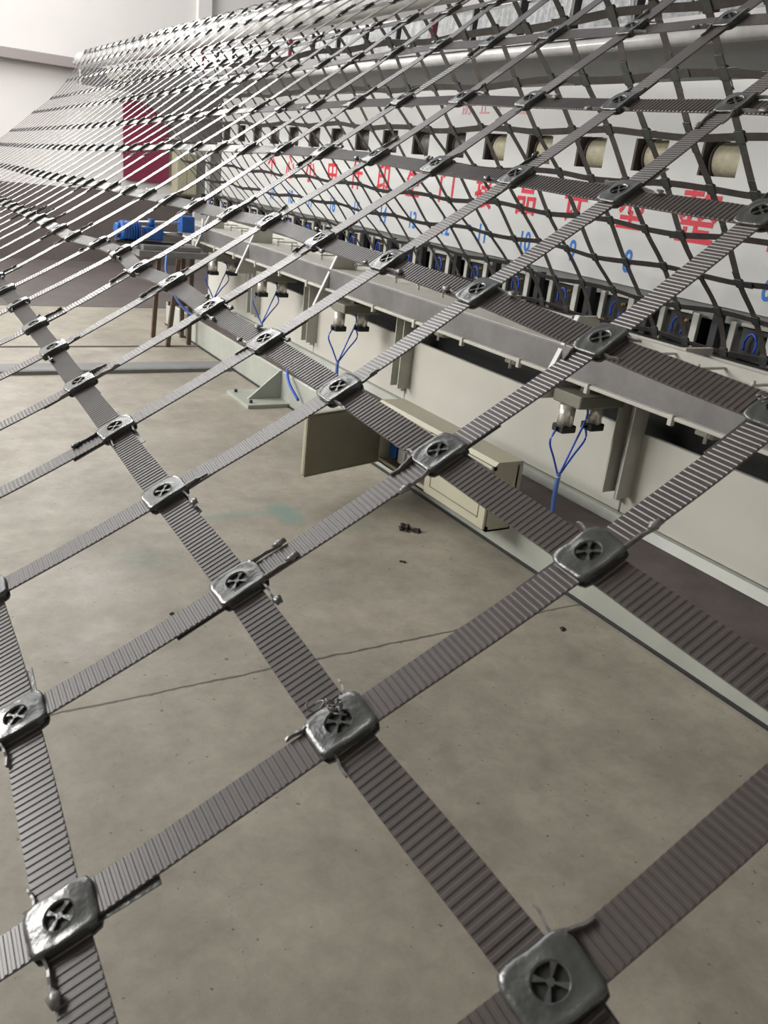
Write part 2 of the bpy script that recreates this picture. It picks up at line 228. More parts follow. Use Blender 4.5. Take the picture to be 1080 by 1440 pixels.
# bent sheet of the net: node positions in metres, long straps by cross straps
NODES = [[[-0.776,-0.2612,-1.0593],[-0.4835,-0.2726,-0.9597],[-0.1964,-0.2841,-0.8455],[0.0914,-0.2959,-0.7138],[0.3671,-0.3139,-0.5703],[0.6337,-0.3246,-0.4134],[0.879,-0.3298,-0.2579],[1.1454,-0.3447,-0.0721],[1.3927,-0.3458,0.0961],[1.6472,-0.3796,0.2873],[1.89,-0.3759,0.4907],[2.145,-0.3874,0.6855],[2.42,-0.3989,0.8702],[2.7,-0.3989,1.052]],[[-0.776,0.0388,-1.0362],[-0.4835,0.0274,-0.9365],[-0.1964,0.0159,-0.8223],[0.0908,0.005,-0.691],[0.3693,-0.014,-0.546],[0.6335,-0.0236,-0.3904],[0.8783,-0.0312,-0.2352],[1.1458,-0.0432,-0.0487],[1.3933,-0.0444,0.1196],[1.6476,-0.0773,0.3107],[1.89,-0.0759,0.5081],[2.145,-0.0874,0.697],[2.42,-0.0989,0.876],[2.7,-0.0989,1.052]],[[-0.776,0.3388,-1.0157],[-0.4835,0.3274,-0.916],[-0.1964,0.3159,-0.8018],[0.09,0.3062,-0.6708],[0.3693,0.286,-0.5255],[0.6332,0.2777,-0.37],[0.8774,0.2671,-0.2153],[1.1463,0.2587,-0.0279],[1.394,0.2575,0.1407],[1.6481,0.2257,0.3316],[1.89,0.2241,0.5234],[2.145,0.2126,0.7073],[2.42,0.2011,0.8811],[2.7,0.2011,1.052]],[[-0.776,0.6388,-0.9978],[-0.4835,0.6274,-0.8982],[-0.1964,0.6159,-0.784],[0.09,0.6062,-0.653],[0.3602,0.5997,-0.5127],[0.6332,0.5777,-0.3522],[0.8763,0.5648,-0.1982],[1.147,0.5611,-0.0096],[1.395,0.5599,0.1592],[1.6487,0.5295,0.3499],[1.89,0.5241,0.5368],[2.145,0.5126,0.7162],[2.42,0.5011,0.8856],[2.7,0.5011,1.052]],[[-0.776,0.9388,-0.9827],[-0.4835,0.9274,-0.883],[-0.1964,0.9159,-0.7688],[0.097,0.8957,-0.6344],[0.3607,0.8878,-0.4972],[0.6327,0.8758,-0.3373],[0.8763,0.8648,-0.183],[1.147,0.8611,0.0056],[1.3961,0.863,0.1752],[1.6494,0.8344,0.3656],[1.89,0.8241,0.5482],[2.145,0.8126,0.7238],[2.42,0.8011,0.8894],[2.7,0.8011,1.052]],[[-0.776,1.2388,-0.9701],[-0.4835,1.2274,-0.8704],[-0.1964,1.2159,-0.7563],[0.097,1.1957,-0.6219],[0.3564,1.1885,-0.4871],[0.633,1.1692,-0.3246],[0.8821,1.1728,-0.1666],[1.1418,1.152,0.0145],[1.3961,1.163,0.1877],[1.6504,1.1407,0.3789],[1.89,1.1241,0.5576],[2.145,1.1126,0.7301],[2.42,1.1011,0.8925],[2.7,1.1011,1.052]],[[-0.776,1.5388,-0.9603],[-0.4835,1.5274,-0.8606],[-0.1964,1.5159,-0.7464],[0.0962,1.4969,-0.6124],[0.355,1.4919,-0.4779],[0.6336,1.4825,-0.3144],[0.881,1.4775,-0.1575],[1.1424,1.4496,0.0248],[1.3877,1.4491,0.1916],[1.6504,1.4407,0.3887],[1.89,1.4241,0.565],[2.145,1.4126,0.735],[2.42,1.4011,0.895],[2.7,1.4011,1.052]],[[-0.776,1.8388,-0.9531],[-0.4835,1.8274,-0.8534],[-0.1964,1.8159,-0.7392],[0.0956,1.7978,-0.6055],[0.3547,1.7912,-0.4709],[0.6314,1.7909,-0.3085],[0.8813,1.7798,-0.1501],[1.1414,1.744,0.0313],[1.3879,1.7515,0.1989],[1.6393,1.7235,0.3877],[1.89,1.7241,0.5704],[2.145,1.7126,0.7386],[2.42,1.7011,0.8968],[2.7,1.7011,1.052]],[[-0.776,2.1388,-0.9485],[-0.4835,2.1274,-0.8488],[-0.1964,2.1159,-0.7346],[0.0952,2.0985,-0.6012],[0.3573,2.0947,-0.4649],[0.6392,2.0969,-0.2992],[0.8888,2.0982,-0.1406],[1.1479,2.0437,0.0404],[1.3942,2.0433,0.208],[1.6471,2.0227,0.398],[1.89,2.0241,0.5738],[2.145,2.0126,0.7409],[2.42,2.0011,0.8979],[2.7,2.0011,1.052]],[[-0.776,2.4388,-0.9466],[-0.4835,2.4274,-0.8469],[-0.1964,2.4159,-0.7328],[0.0948,2.399,-0.5994],[0.3592,2.3605,-0.462],[0.6286,2.3572,-0.3038],[0.8787,2.3576,-0.1454],[1.1479,2.3437,0.0422],[1.3877,2.3383,0.2052],[1.6385,2.2849,0.3936],[1.89,2.3241,0.5752],[2.145,2.3126,0.7418],[2.42,2.3011,0.8984],[2.7,2.3011,1.052]],[[-0.7736,2.7388,-0.9473],[-0.4813,2.7274,-0.8483],[-0.194,2.7159,-0.7347],[0.097,2.6995,-0.6021],[0.3641,2.6814,-0.4632],[0.6489,2.638,-0.2951],[0.8807,2.6576,-0.1475],[1.1488,2.6451,0.0399],[1.3891,2.6383,0.2037],[1.6556,2.5895,0.4042],[1.8907,2.6241,0.5744],[2.1453,2.6126,0.7414],[2.42,2.6011,0.8982],[2.7,2.6011,1.052]],[[-0.7685,3.0388,-0.947],[-0.476,3.0274,-0.8496],[-0.1877,3.0159,-0.7377],[0.1039,2.9998,-0.6072],[0.3691,2.9813,-0.4709],[0.6531,2.9413,-0.3036],[0.8899,2.9614,-0.1526],[1.1574,2.9462,0.0344],[1.3986,2.9407,0.1995],[1.6652,2.8895,0.401],[1.9,2.9241,0.5716],[2.1533,2.9126,0.7402],[2.425,2.9011,0.8983],[2.7005,2.9011,1.0522]],[[-0.7631,3.3388,-0.9468],[-0.4704,3.3274,-0.851],[-0.1811,3.3159,-0.7409],[0.1113,3.3,-0.6126],[0.3768,3.2813,-0.4777],[0.6415,3.2889,-0.3225],[0.8995,3.2645,-0.1582],[1.1666,3.2471,0.0288],[1.4085,3.2425,0.195],[1.6734,3.1945,0.3962],[1.9096,3.2241,0.5687],[2.1617,3.2126,0.7389],[2.4301,3.2011,0.8985],[2.7009,3.2011,1.0524]],[[-0.7576,3.6388,-0.9465],[-0.4648,3.6274,-0.8525],[-0.1745,3.6159,-0.7441],[0.1176,3.6007,-0.6185],[0.3844,3.5836,-0.4846],[0.65,3.588,-0.329],[0.9099,3.5672,-0.1633],[1.1755,3.549,0.0227],[1.4192,3.5443,0.1909],[1.6813,3.5028,0.391],[1.9195,3.5241,0.5657],[2.1702,3.5126,0.7375],[2.4354,3.5011,0.8986],[2.7014,3.5011,1.0526]],[[-0.7522,3.9388,-0.9463],[-0.4592,3.9274,-0.8539],[-0.1678,3.9159,-0.7473],[0.1241,3.9013,-0.6244],[0.392,3.8854,-0.4915],[0.6605,3.8843,-0.3345],[0.92,3.8689,-0.1686],[1.1846,3.8505,0.0169],[1.4296,3.8455,0.1866],[1.6898,3.809,0.3863],[1.9293,3.8241,0.5627],[2.1787,3.8126,0.7362],[2.4407,3.8011,0.8987],[2.7019,3.8011,1.0528]],[[-0.7436,4.2388,-0.9459],[-0.4504,4.2274,-0.8561],[-0.1576,4.2159,-0.7523],[0.1347,4.2017,-0.6329],[0.4034,4.1867,-0.5016],[0.6738,4.182,-0.3435],[0.9339,4.17,-0.1765],[1.1977,4.1517,0.009],[1.4433,4.1463,0.1803],[1.7023,4.1138,0.3808],[1.9422,4.1241,0.5587],[2.1896,4.1126,0.7345],[2.4473,4.1011,0.8988],[2.7025,4.1011,1.053]],[[-0.7341,4.5388,-0.9455],[-0.4406,4.5274,-0.8586],[-0.146,4.5159,-0.7579],[0.1471,4.5021,-0.6426],[0.4168,4.4878,-0.5136],[0.689,4.4805,-0.3548],[0.9506,4.4707,-0.1865],[1.2144,4.4527,-0.0007],[1.4605,4.4468,0.172],[1.7194,4.4175,0.3741],[1.9594,4.4241,0.5535],[2.2046,4.4126,0.7322],[2.4566,4.4011,0.8991],[2.7033,4.4011,1.0533]],[[-0.7246,4.8388,-0.945],[-0.4308,4.8274,-0.8611],[-0.1344,4.8159,-0.7635],[0.1597,4.8024,-0.6522],[0.4303,4.7886,-0.5255],[0.7038,4.7797,-0.3664],[0.9672,4.7711,-0.1965],[1.2313,4.7535,-0.0104],[1.4775,4.7471,0.1637],[1.7367,4.7204,0.3676],[1.9767,4.7241,0.5482],[2.2195,4.7126,0.7299],[2.4658,4.7011,0.8993],[2.7042,4.7011,1.0537]],[[-0.7162,5.1388,-0.9447],[-0.422,5.1274,-0.8633],[-0.1239,5.1159,-0.7685],[0.1712,5.1027,-0.661],[0.4427,5.0893,-0.5365],[0.7175,5.0792,-0.3773],[0.9828,5.0713,-0.2059],[1.2473,5.0542,-0.0195],[1.4938,5.0473,0.1556],[1.7536,5.0227,0.3614],[1.9935,5.0241,0.5431],[2.2342,5.0126,0.7276],[2.475,5.0011,0.8995],[2.705,5.0011,1.054]],[[-0.7091,5.4388,-0.9443],[-0.4146,5.4274,-0.8652],[-0.1152,5.4159,-0.7728],[0.1806,5.4029,-0.6682],[0.4528,5.3898,-0.5455],[0.7283,5.379,-0.3861],[0.9952,5.3713,-0.2134],[1.26,5.3548,-0.0267],[1.5066,5.3474,0.1493],[1.7666,5.3245,0.3566],[2.0065,5.3241,0.5392],[2.2454,5.3126,0.7259],[2.482,5.3011,0.8996],[2.7056,5.3011,1.0543]],[[-0.7019,5.7388,-0.944],[-0.4073,5.7274,-0.8671],[-0.1065,5.7159,-0.777],[0.1901,5.7031,-0.6755],[0.4629,5.6902,-0.5545],[0.739,5.679,-0.395],[1.0076,5.6713,-0.221],[1.2726,5.6552,-0.0339],[1.5193,5.6474,0.143],[1.7798,5.6261,0.3519],[2.0194,5.6241,0.5352],[2.2566,5.6126,0.7242],[2.4889,5.6011,0.8998],[2.7063,5.6011,1.0545]],[[-0.6948,6.0388,-0.9437],[-0.3999,6.0274,-0.869],[-0.0978,6.0159,-0.7812],[0.1997,6.0032,-0.6826],[0.4729,5.9906,-0.5634],[0.7497,5.9791,-0.404],[1.0199,5.9713,-0.2286],[1.2854,5.9557,-0.0411],[1.532,5.9474,0.1367],[1.793,5.9274,0.3472],[2.0323,5.9241,0.5313],[2.2678,5.9126,0.7224],[2.4958,5.9011,0.8999],[2.7069,5.9011,1.0548]],[[-0.6877,6.3388,-0.9434],[-0.3926,6.3274,-0.8708],[-0.0891,6.3159,-0.7854],[0.2093,6.3034,-0.6898],[0.483,6.2909,-0.5724],[0.7604,6.2792,-0.4129],[1.0322,6.2712,-0.2362],[1.2981,6.256,-0.0482],[1.5446,6.2474,0.1303],[1.8063,6.2284,0.3426],[2.0452,6.2241,0.5273],[2.2789,6.2126,0.7207],[2.5027,6.2011,0.9001],[2.7075,6.2011,1.055]],[[-0.6806,6.6388,-0.943],[-0.3852,6.6274,-0.8727],[-0.0804,6.6159,-0.7896],[0.2189,6.6035,-0.6969],[0.4931,6.5912,-0.5814],[0.771,6.5794,-0.4219],[1.0445,6.5711,-0.2438],[1.3109,6.5563,-0.0554],[1.5572,6.5474,0.1239],[1.8196,6.5294,0.338],[2.0581,6.5241,0.5234],[2.2901,6.5126,0.719],[2.5097,6.5011,0.9003],[2.7082,6.5011,1.0553]],[[-0.6735,6.9388,-0.9427],[-0.3779,6.9274,-0.8746],[-0.0717,6.9159,-0.7938],[0.2286,6.9036,-0.7041],[0.5032,6.8914,-0.5903],[0.7817,6.8795,-0.4308],[1.0567,6.871,-0.2515],[1.3237,6.8566,-0.0625],[1.5698,6.8474,0.1175],[1.8329,6.8301,0.3334],[2.071,6.8241,0.5195],[2.3013,6.8126,0.7172],[2.5166,6.8011,0.9004],[2.7088,6.8011,1.0555]],[[-0.6672,7.2388,-0.9424],[-0.3713,7.2274,-0.8762],[-0.0639,7.2159,-0.7976],[0.2373,7.2037,-0.7105],[0.5124,7.1916,-0.5985],[0.7914,7.1797,-0.439],[1.0679,7.1709,-0.2585],[1.3355,7.1568,-0.0691],[1.5815,7.1474,0.1115],[1.8454,7.1308,0.3291],[2.0832,7.1241,0.5158],[2.3119,7.1126,0.7156],[2.5232,7.1011,0.9006],[2.7094,7.1011,1.0558]],[[-0.6611,7.5388,-0.9422],[-0.365,7.5274,-0.8779],[-0.0564,7.5159,-0.8012],[0.2456,7.5038,-0.7166],[0.5211,7.4917,-0.6062],[0.8005,7.4799,-0.4467],[1.0784,7.4708,-0.2651],[1.3464,7.457,-0.0752],[1.5923,7.4473,0.106],[1.8569,7.4314,0.3251],[2.0942,7.4241,0.5124],[2.3215,7.4126,0.7141],[2.5291,7.4011,0.9007],[2.7099,7.4011,1.056]],[[-0.655,7.8388,-0.9419],[-0.3587,7.8274,-0.8795],[-0.0489,7.8159,-0.8048],[0.2539,7.8039,-0.7227],[0.5297,7.7919,-0.6138],[0.8097,7.78,-0.4544],[1.0889,7.7707,-0.2716],[1.3574,7.7572,-0.0813],[1.603,7.7473,0.1005],[1.8683,7.7319,0.3212],[2.1053,7.7241,0.509],[2.3311,7.7126,0.7126],[2.5351,7.7011,0.9008],[2.7105,7.7011,1.0562]],[[-0.6489,8.1388,-0.9416],[-0.3524,8.1274,-0.8811],[-0.0415,8.1159,-0.8084],[0.2623,8.1039,-0.7287],[0.5384,8.092,-0.6215],[0.8188,8.0802,-0.4621],[1.0993,8.0706,-0.2782],[1.3684,8.0573,-0.0873],[1.6137,8.0473,0.0949],[1.8798,8.0323,0.3173],[2.1164,8.0241,0.5056],[2.3407,8.0126,0.7111],[2.541,8.0011,0.901],[2.711,8.0011,1.0564]],[[-0.6428,8.4388,-0.9413],[-0.3461,8.4274,-0.8827],[-0.034,8.4159,-0.812],[0.2706,8.404,-0.7348],[0.547,8.3921,-0.6292],[0.828,8.3803,-0.4697],[1.1098,8.3706,-0.2848],[1.3794,8.3575,-0.0934],[1.6245,8.3472,0.0894],[1.8912,8.3327,0.3134],[2.1275,8.3241,0.5023],[2.3502,8.3126,0.7096],[2.547,8.3011,0.9011],[2.7115,8.3011,1.0566]],[[-0.6367,8.7388,-0.9411],[-0.3398,8.7274,-0.8843],[-0.0266,8.7159,-0.8156],[0.279,8.704,-0.7408],[0.5557,8.6922,-0.6369],[0.8372,8.6805,-0.4774],[1.1202,8.6705,-0.2914],[1.3904,8.6576,-0.0995],[1.6352,8.6472,0.0838],[1.9027,8.6331,0.3095],[2.1385,8.6241,0.4989],[2.3598,8.6126,0.7082],[2.5529,8.6011,0.9012],[2.7121,8.6011,1.0568]],[[-0.6306,9.0388,-0.9408],[-0.3335,9.0274,-0.8859],[-0.0191,9.0159,-0.8192],[0.2874,9.0041,-0.7469],[0.5643,8.9923,-0.6446],[0.8464,8.9806,-0.485],[1.1306,8.9704,-0.298],[1.4014,8.9577,-0.1056],[1.6459,8.9472,0.0783],[1.9142,8.9333,0.3056],[2.1496,8.9241,0.4955],[2.3694,8.9126,0.7067],[2.5588,8.9011,0.9014],[2.7126,8.9011,1.057]],[[-0.6248,9.3388,-0.9405],[-0.3275,9.3274,-0.8874],[-0.012,9.3159,-0.8226],[0.2954,9.3041,-0.7526],[0.5726,9.2924,-0.6519],[0.8551,9.2807,-0.4923],[1.1405,9.2704,-0.3044],[1.412,9.2578,-0.1114],[1.6561,9.2472,0.0729],[1.9253,9.2336,0.3018],[2.1603,9.2241,0.4923],[2.3787,9.2126,0.7052],[2.5646,9.2011,0.9015],[2.7131,9.2011,1.0573]],[[-0.619,9.6388,-0.9403],[-0.3215,9.6274,-0.8889],[-0.0049,9.6159,-0.8261],[0.3035,9.6041,-0.7584],[0.5808,9.5924,-0.6592],[0.8639,9.5808,-0.4996],[1.1504,9.5703,-0.3107],[1.4225,9.5579,-0.1171],[1.6663,9.5472,0.0676],[1.9362,9.5338,0.2981],[2.1708,9.5241,0.489],[2.3878,9.5126,0.7038],[2.5702,9.5011,0.9016],[2.7137,9.5011,1.0575]],[[-0.6132,9.9388,-0.94],[-0.3155,9.9274,-0.8904],[0.0022,9.9159,-0.8295],[0.3115,9.9042,-0.7641],[0.5891,9.8925,-0.6665],[0.8727,9.8808,-0.5069],[1.1603,9.8703,-0.317],[1.433,9.8579,-0.1229],[1.6765,9.8471,0.0623],[1.9472,9.834,0.2944],[2.1814,9.8241,0.4858],[2.3969,9.8126,0.7024],[2.5759,9.8011,0.9018],[2.7142,9.8011,1.0577]],[[-0.6074,10.2388,-0.9397],[-0.3095,10.2274,-0.892],[0.0093,10.2159,-0.8329],[0.3195,10.2042,-0.7699],[0.5973,10.1925,-0.6738],[0.8815,10.1809,-0.5141],[1.1702,10.1703,-0.3233],[1.4435,10.158,-0.1287],[1.6867,10.1471,0.057],[1.9581,10.1342,0.2907],[2.1919,10.1241,0.4826],[2.4061,10.1126,0.701],[2.5816,10.1011,0.9019],[2.7147,10.1011,1.0579]],[[-0.6015,10.5388,-0.9395],[-0.3035,10.5274,-0.8935],[0.0164,10.5159,-0.8364],[0.3276,10.5042,-0.7756],[0.6056,10.4926,-0.6811],[0.8903,10.481,-0.5214],[1.1801,10.4702,-0.3296],[1.454,10.4581,-0.1345],[1.6968,10.4471,0.0517],[1.9691,10.4344,0.287],[2.2024,10.4241,0.4794],[2.4152,10.4126,0.6996],[2.5872,10.4011,0.902],[2.7152,10.4011,1.0581]],[[-0.5957,10.8388,-0.9392],[-0.2975,10.8274,-0.895],[0.0235,10.8159,-0.8398],[0.3356,10.8042,-0.7813],[0.6138,10.7926,-0.6884],[0.8991,10.781,-0.5287],[1.19,10.7702,-0.3359],[1.4645,10.7581,-0.1402],[1.707,10.7471,0.0464],[1.98,10.7345,0.2833],[2.213,10.7241,0.4762],[2.4243,10.7126,0.6982],[2.5929,10.7011,0.9021],[2.7157,10.7011,1.0583]],[[-0.5899,11.1388,-0.9389],[-0.2915,11.1274,-0.8966],[0.0306,11.1159,-0.8433],[0.3437,11.1043,-0.7871],[0.6221,11.0927,-0.6958],[0.9079,11.0811,-0.5359],[1.1999,11.0702,-0.3423],[1.475,11.0582,-0.146],[1.7171,11.0471,0.0411],[1.991,11.0346,0.2796],[2.2235,11.0241,0.473],[2.4334,11.0126,0.6968],[2.5985,11.0011,0.9023],[2.7162,11.0011,1.0585]],[[-0.5841,11.4388,-0.9387],[-0.2855,11.4274,-0.8981],[0.0377,11.4159,-0.8467],[0.3518,11.4043,-0.7928],[0.6303,11.3927,-0.7031],[0.9167,11.3811,-0.5431],[1.2097,11.3701,-0.3486],[1.4855,11.3582,-0.1517],[1.7273,11.3471,0.0357],[2.0019,11.3347,0.2759],[2.2341,11.3241,0.4698],[2.4426,11.3126,0.6953],[2.6042,11.3011,0.9024],[2.7167,11.3011,1.0587]],[[-0.5783,11.7388,-0.9384],[-0.2795,11.7274,-0.8996],[0.0448,11.7159,-0.8501],[0.3598,11.7043,-0.7985],[0.6386,11.6927,-0.7104],[0.9255,11.6812,-0.5504],[1.2196,11.6701,-0.3549],[1.496,11.6582,-0.1575],[1.7374,11.6471,0.0304],[2.0129,11.6348,0.2722],[2.2446,11.6241,0.4665],[2.4517,11.6126,0.6939],[2.6098,11.6011,0.9025],[2.7173,11.6011,1.0589]],[[-0.5725,12.0388,-0.9381],[-0.2735,12.0274,-0.9011],[0.052,12.0159,-0.8536],[0.3679,12.0043,-0.8043],[0.6468,11.9927,-0.7177],[0.9343,11.9812,-0.5576],[1.2295,11.9701,-0.3612],[1.5065,11.9583,-0.1633],[1.7476,11.9471,0.0251],[2.0238,11.9349,0.2685],[2.2552,11.9241,0.4633],[2.4608,11.9126,0.6925],[2.6155,11.9011,0.9027],[2.7178,11.9011,1.0591]],[[-0.5667,12.3388,-0.9379],[-0.2675,12.3274,-0.9027],[0.0591,12.3159,-0.857],[0.376,12.3043,-0.81],[0.6551,12.2928,-0.725],[0.9431,12.2812,-0.5649],[1.2393,12.2701,-0.3676],[1.517,12.2583,-0.169],[1.7577,12.2471,0.0198],[2.0348,12.235,0.2648],[2.2657,12.2241,0.4601],[2.47,12.2126,0.6911],[2.6212,12.2011,0.9028],[2.7183,12.2011,1.0593]],[[-0.5609,12.6388,-0.9376],[-0.2615,12.6274,-0.9042],[0.0662,12.6159,-0.8604],[0.3841,12.6043,-0.8157],[0.6633,12.5928,-0.7323],[0.9519,12.5812,-0.5721],[1.2492,12.5701,-0.3739],[1.5276,12.5583,-0.1748],[1.7678,12.5471,0.0144],[2.0458,12.535,0.2611],[2.2762,12.5241,0.4569],[2.4791,12.5126,0.6897],[2.6268,12.5011,0.9029],[2.7188,12.5011,1.0595]],[[-0.5551,12.9388,-0.9373],[-0.2555,12.9274,-0.9057],[0.0733,12.9159,-0.8639],[0.3922,12.9043,-0.8214],[0.6716,12.8928,-0.7396],[0.9608,12.8813,-0.5794],[1.2591,12.8701,-0.3802],[1.5381,12.8583,-0.1805],[1.778,12.847,0.0091],[2.0567,12.8351,0.2574],[2.2868,12.8241,0.4537],[2.4882,12.8126,0.6883],[2.6325,12.8011,0.903],[2.7193,12.8011,1.0597]]]
# ------------------------------------------------------------------ the setting
def struct(o): return tag(o, kind='structure')
fl = MB().add([(-6, -3, 0), (9, -3, 0), (9, 10.3, 0), (-6, 10.3, 0)], [(0, 1, 2, 3)]).build('floor', M['floor']); struct(fl)
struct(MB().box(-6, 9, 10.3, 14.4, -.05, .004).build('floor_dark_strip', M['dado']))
struct(MB().box(-6, 9, 14.4, 14.55, 0, 7).build('wall_far', M['wall']))
struct(MB().box(-6, 4.75, 14.37, 14.4, 0, Z(-.70)).build('baseboard_far', M['dado']))
struct(MB().box(-6, 9, -3, 6.4, 7.0, 7.1).build('ceiling', M['pipe']))
struct(MB().box(-6, 9, -3.1, -3, 0, 7).build('wall_back', M['wall']))
struct(MB().box(-6.2, -6, -3, 14.55, 0, 7).build('wall_left', M['wall']))
struct(MB().box(9, 9.15, -3, 14.55, 0, 7).build('wall_right', M['wall']))
struct(MB().box(-6, 2.92, 14.18, 14.4, Z(.935), Z(1.075), bev=.008).build('trim_girder', M['pipe']))
struct(MB().box(4.72, 4.95, 14.3, 14.4, 0, 7, bev=.01).build('trim_pilaster', M['wall']))
k = MB().prism([(7.14, 0), (7.40, 0), (7.40, .03), (7.38, .038), (7.16, .038), (7.14, .03)], 'x', -6, 2.74).build('trim_floor_sill', M['kerb']); struct(k)
struct(MB().box(-2, 2.9, 8.16, 8.185, 0, .012).build('trim_floor_strip', M['pipe']))
# unseen far-wall windows, placed and stepped to put highlights on the straps
for n, (x0, x1, z0, z1) in enumerate([(.25, .95, 1.72, 2.3), (1.2, 1.95, 2.2, 2.85), (2.35, 3.6, 3.0, 3.9)]):
    wf = MB()
    for a in ((x0-.05, x0, z0-.05, z1+.05), (x1, x1+.05, z0-.05, z1+.05), (x0, x1, z0-.05, z0), (x0, x1, z1, z1+.05), ((x0+x1)/2-.015, (x0+x1)/2+.015, z0, z1)):
        wf.box(a[0], a[1], 14.33, 14.41, Z(a[2]), Z(a[3]))
    o = struct(wf.build('window_%d' % (n+1), M['lip']))
    struct(MB().box(x0, x1, 14.37, 14.39, Z(z0), Z(z1)).build('pane', M['pane'], o))
# floor litter
def clod(x, y, r, label, flat=.6):
    bm = bmesh.new(); bmesh.ops.create_icosphere(bm, subdivisions=3, radius=r)
    for v in bm.verts:
        k = 1+.55*math.sin(v.co.x*190+x*9)*math.sin(v.co.y*170+y*7)+.3*math.sin(v.co.z*260+x); v.co *= k; v.co.z = max(0, v.co.z*flat+r*.3)
    me = bpy.data.meshes.new('dirt_clod'); bm.to_mesh(me); bm.free(); me.materials.append(M['dirt'])
    return tag(link('dirt_clod', me, None, (x, y, 0)), label, 'debris')
clod(2.405, 3.55, .030, 'larger dark clump of dirt on the floor in front of the control box')
clod(2.455, 3.50, .020, 'small dark crumb touching the larger dirt clump on the floor', .5)
clod(2.175, 3.19, .011, 'tiny dark speck on the floor between the dirt clump and the crack', .5)
clod(2.515, 2.36, .013, 'dark crumb on the floor near the right end of the long crack', .5)
clod(2.60, 2.75, .009, 'dark crumb on the floor close to the machine base', .5)
clod(.95, 3.05, .008, 'dark crumb on the open floor at left under the net', .5)

# ------------------------------------------------------------------ the net (one welded sheet)
NET = empty('plastic_geogrid', (1.5, 0, H), 'large dark grey net of ribbed plastic straps welded into squares', 'geogrid net')
ND = {(i, j): np.array(NODES[i+2][j+3]) + (0, 0, H) for i in range(-2, 43) for j in range(-3, 11)}
CR = np.array([2.82, .99 + H]); RR = .11
BACK = {-2: (3.19, .815), -1: (3.389, .575), 0: (3.609, .344), 1: (3.83, .115), 2: (4.051, -.1225), 3: (4.272, -.349), 4: (4.493, -.579), 5: (4.66, -.82), 6: (4.70, -1.06)}
def backY(i): return .224 + .3*i
def sag(i, r): return .012*math.sin(i*1.7+r*2.1) + .008*math.sin(i*.6-r)
def back(i, r): x, z = BACK[r]; return np.array([x + sag(i, r)*.6, backY(i) + .01*math.sin(i*2.3+r), z + H + sag(i, r)])
def long_path(i):
    p = [ND[i, j] for j in range(-3, 11)]
    y = backY(i)
    for a in (105, 82, 60, 42): p.append(np.array([CR[0]+(RR+.012)*math.cos(math.radians(a)), y, CR[1]+(RR+.012)*math.sin(math.radians(a))]))
    return p + [back(i, r) for r in range(-2, 7)]
def strap_mesh(name, P, side_hint, width, thick, off, rib, rib_range, pitch, mat_, nspan=8):
    C = crom(P, 24); seg = np.linalg.norm(np.diff(C, axis=0), axis=1); S = np.concatenate([[0], np.cumsum(seg)]); T = S[-1]
    a, b = rib_range
    ss = [];hs = []
    s = 0.
    while s < T:
        if rib and a <= s < b:
            for q, hh in ((0, rib), (.38, rib), (.5, 0), (.88, 0)): ss.append(s+q*pitch); hs.append(hh)
            s += pitch
        else: ss.append(s); hs.append(rib*.6); s += .025
    ss.append(T); hs.append(rib*.6)
    ss = np.minimum(np.array(ss), T); hs = np.array(hs)
    Q = np.stack([np.interp(ss, S, C[:, k]) for k in range(3)], 1)
    eps = .012; Ta = np.stack([np.interp(np.minimum(ss+eps, T), S, C[:, k]) - np.interp(np.maximum(ss-eps, 0), S, C[:, k]) for k in range(3)], 1)
    Ta /= np.linalg.norm(Ta, axis=1)[:, None]
    Sd = np.tile(np.array(side_hint, float), (len(ss), 1)) if not callable(side_hint) else side_hint(ss, Ta)
    Sd -= Ta*np.sum(Sd*Ta, 1)[:, None]; Sd /= np.linalg.norm(Sd, axis=1)[:, None]
    Nn = np.cross(Ta, Sd)
    wv = width*(1+.02*np.sin(ss*23)); w2 = (wv/2)[:, None]
    top = Q + Nn*(off+thick/2+hs)[:, None]; bot = Q + Nn*(off-thick/2)
    edge = Q + Nn*(off+thick/2)
    # loop: left bottom, left top edge, inner top left, inner top right, right top edge, right bottom
    V = np.stack([bot-Sd*w2, edge-Sd*w2, top-Sd*w2*.965, top+Sd*w2*.965, edge+Sd*w2, bot+Sd*w2], 1).reshape(-1, 3)
    n = len(ss); F = []
    for k in range(n-1):
        b0 = k*6
        for q in range(6): F.append((b0+q, b0+(q+1) % 6, b0+6+(q+1) % 6, b0+6+q))
    F.append((0, 1, 2, 3, 4, 5)); F.append(tuple((n-1)*6+q for q in (5, 4, 3, 2, 1, 0)))
    me = bpy.data.meshes.new(name); me.from_pydata(V.tolist(), [], F); me.materials.append(mat_)
    uv = me.uv_layers.new(name='UVMap'); vi = np.empty(len(me.loops), int); me.loops.foreach_get('vertex_index', vi)
    U = np.stack([np.repeat(ss, 6), np.tile([0, .1, .2, .8, .9, 1.], n)], 1); uv.data.foreach_set('uv', U[vi].ravel()); me.update()
    return me
WID = .043
for i in range(-2, 43):
    P = long_path(i); P = [np.array(q) for q in P]
    near = i <= 6
    me = strap_mesh('long_strap', P, (0, 1, 0), WID, .0022, -.0026, .0007 if near else 0, (.3, 2.6), .0075, M['strap'] if near else M['strap_far'])
    link('long_strap', me, NET)
def cross_side(j):
    t = []
    for i in range(-2, 43):
        a = ND[i, min(j+1, 10)] - ND[i, max(j-1, -3)]; t.append(a/np.linalg.norm(a))
    return np.array(t)
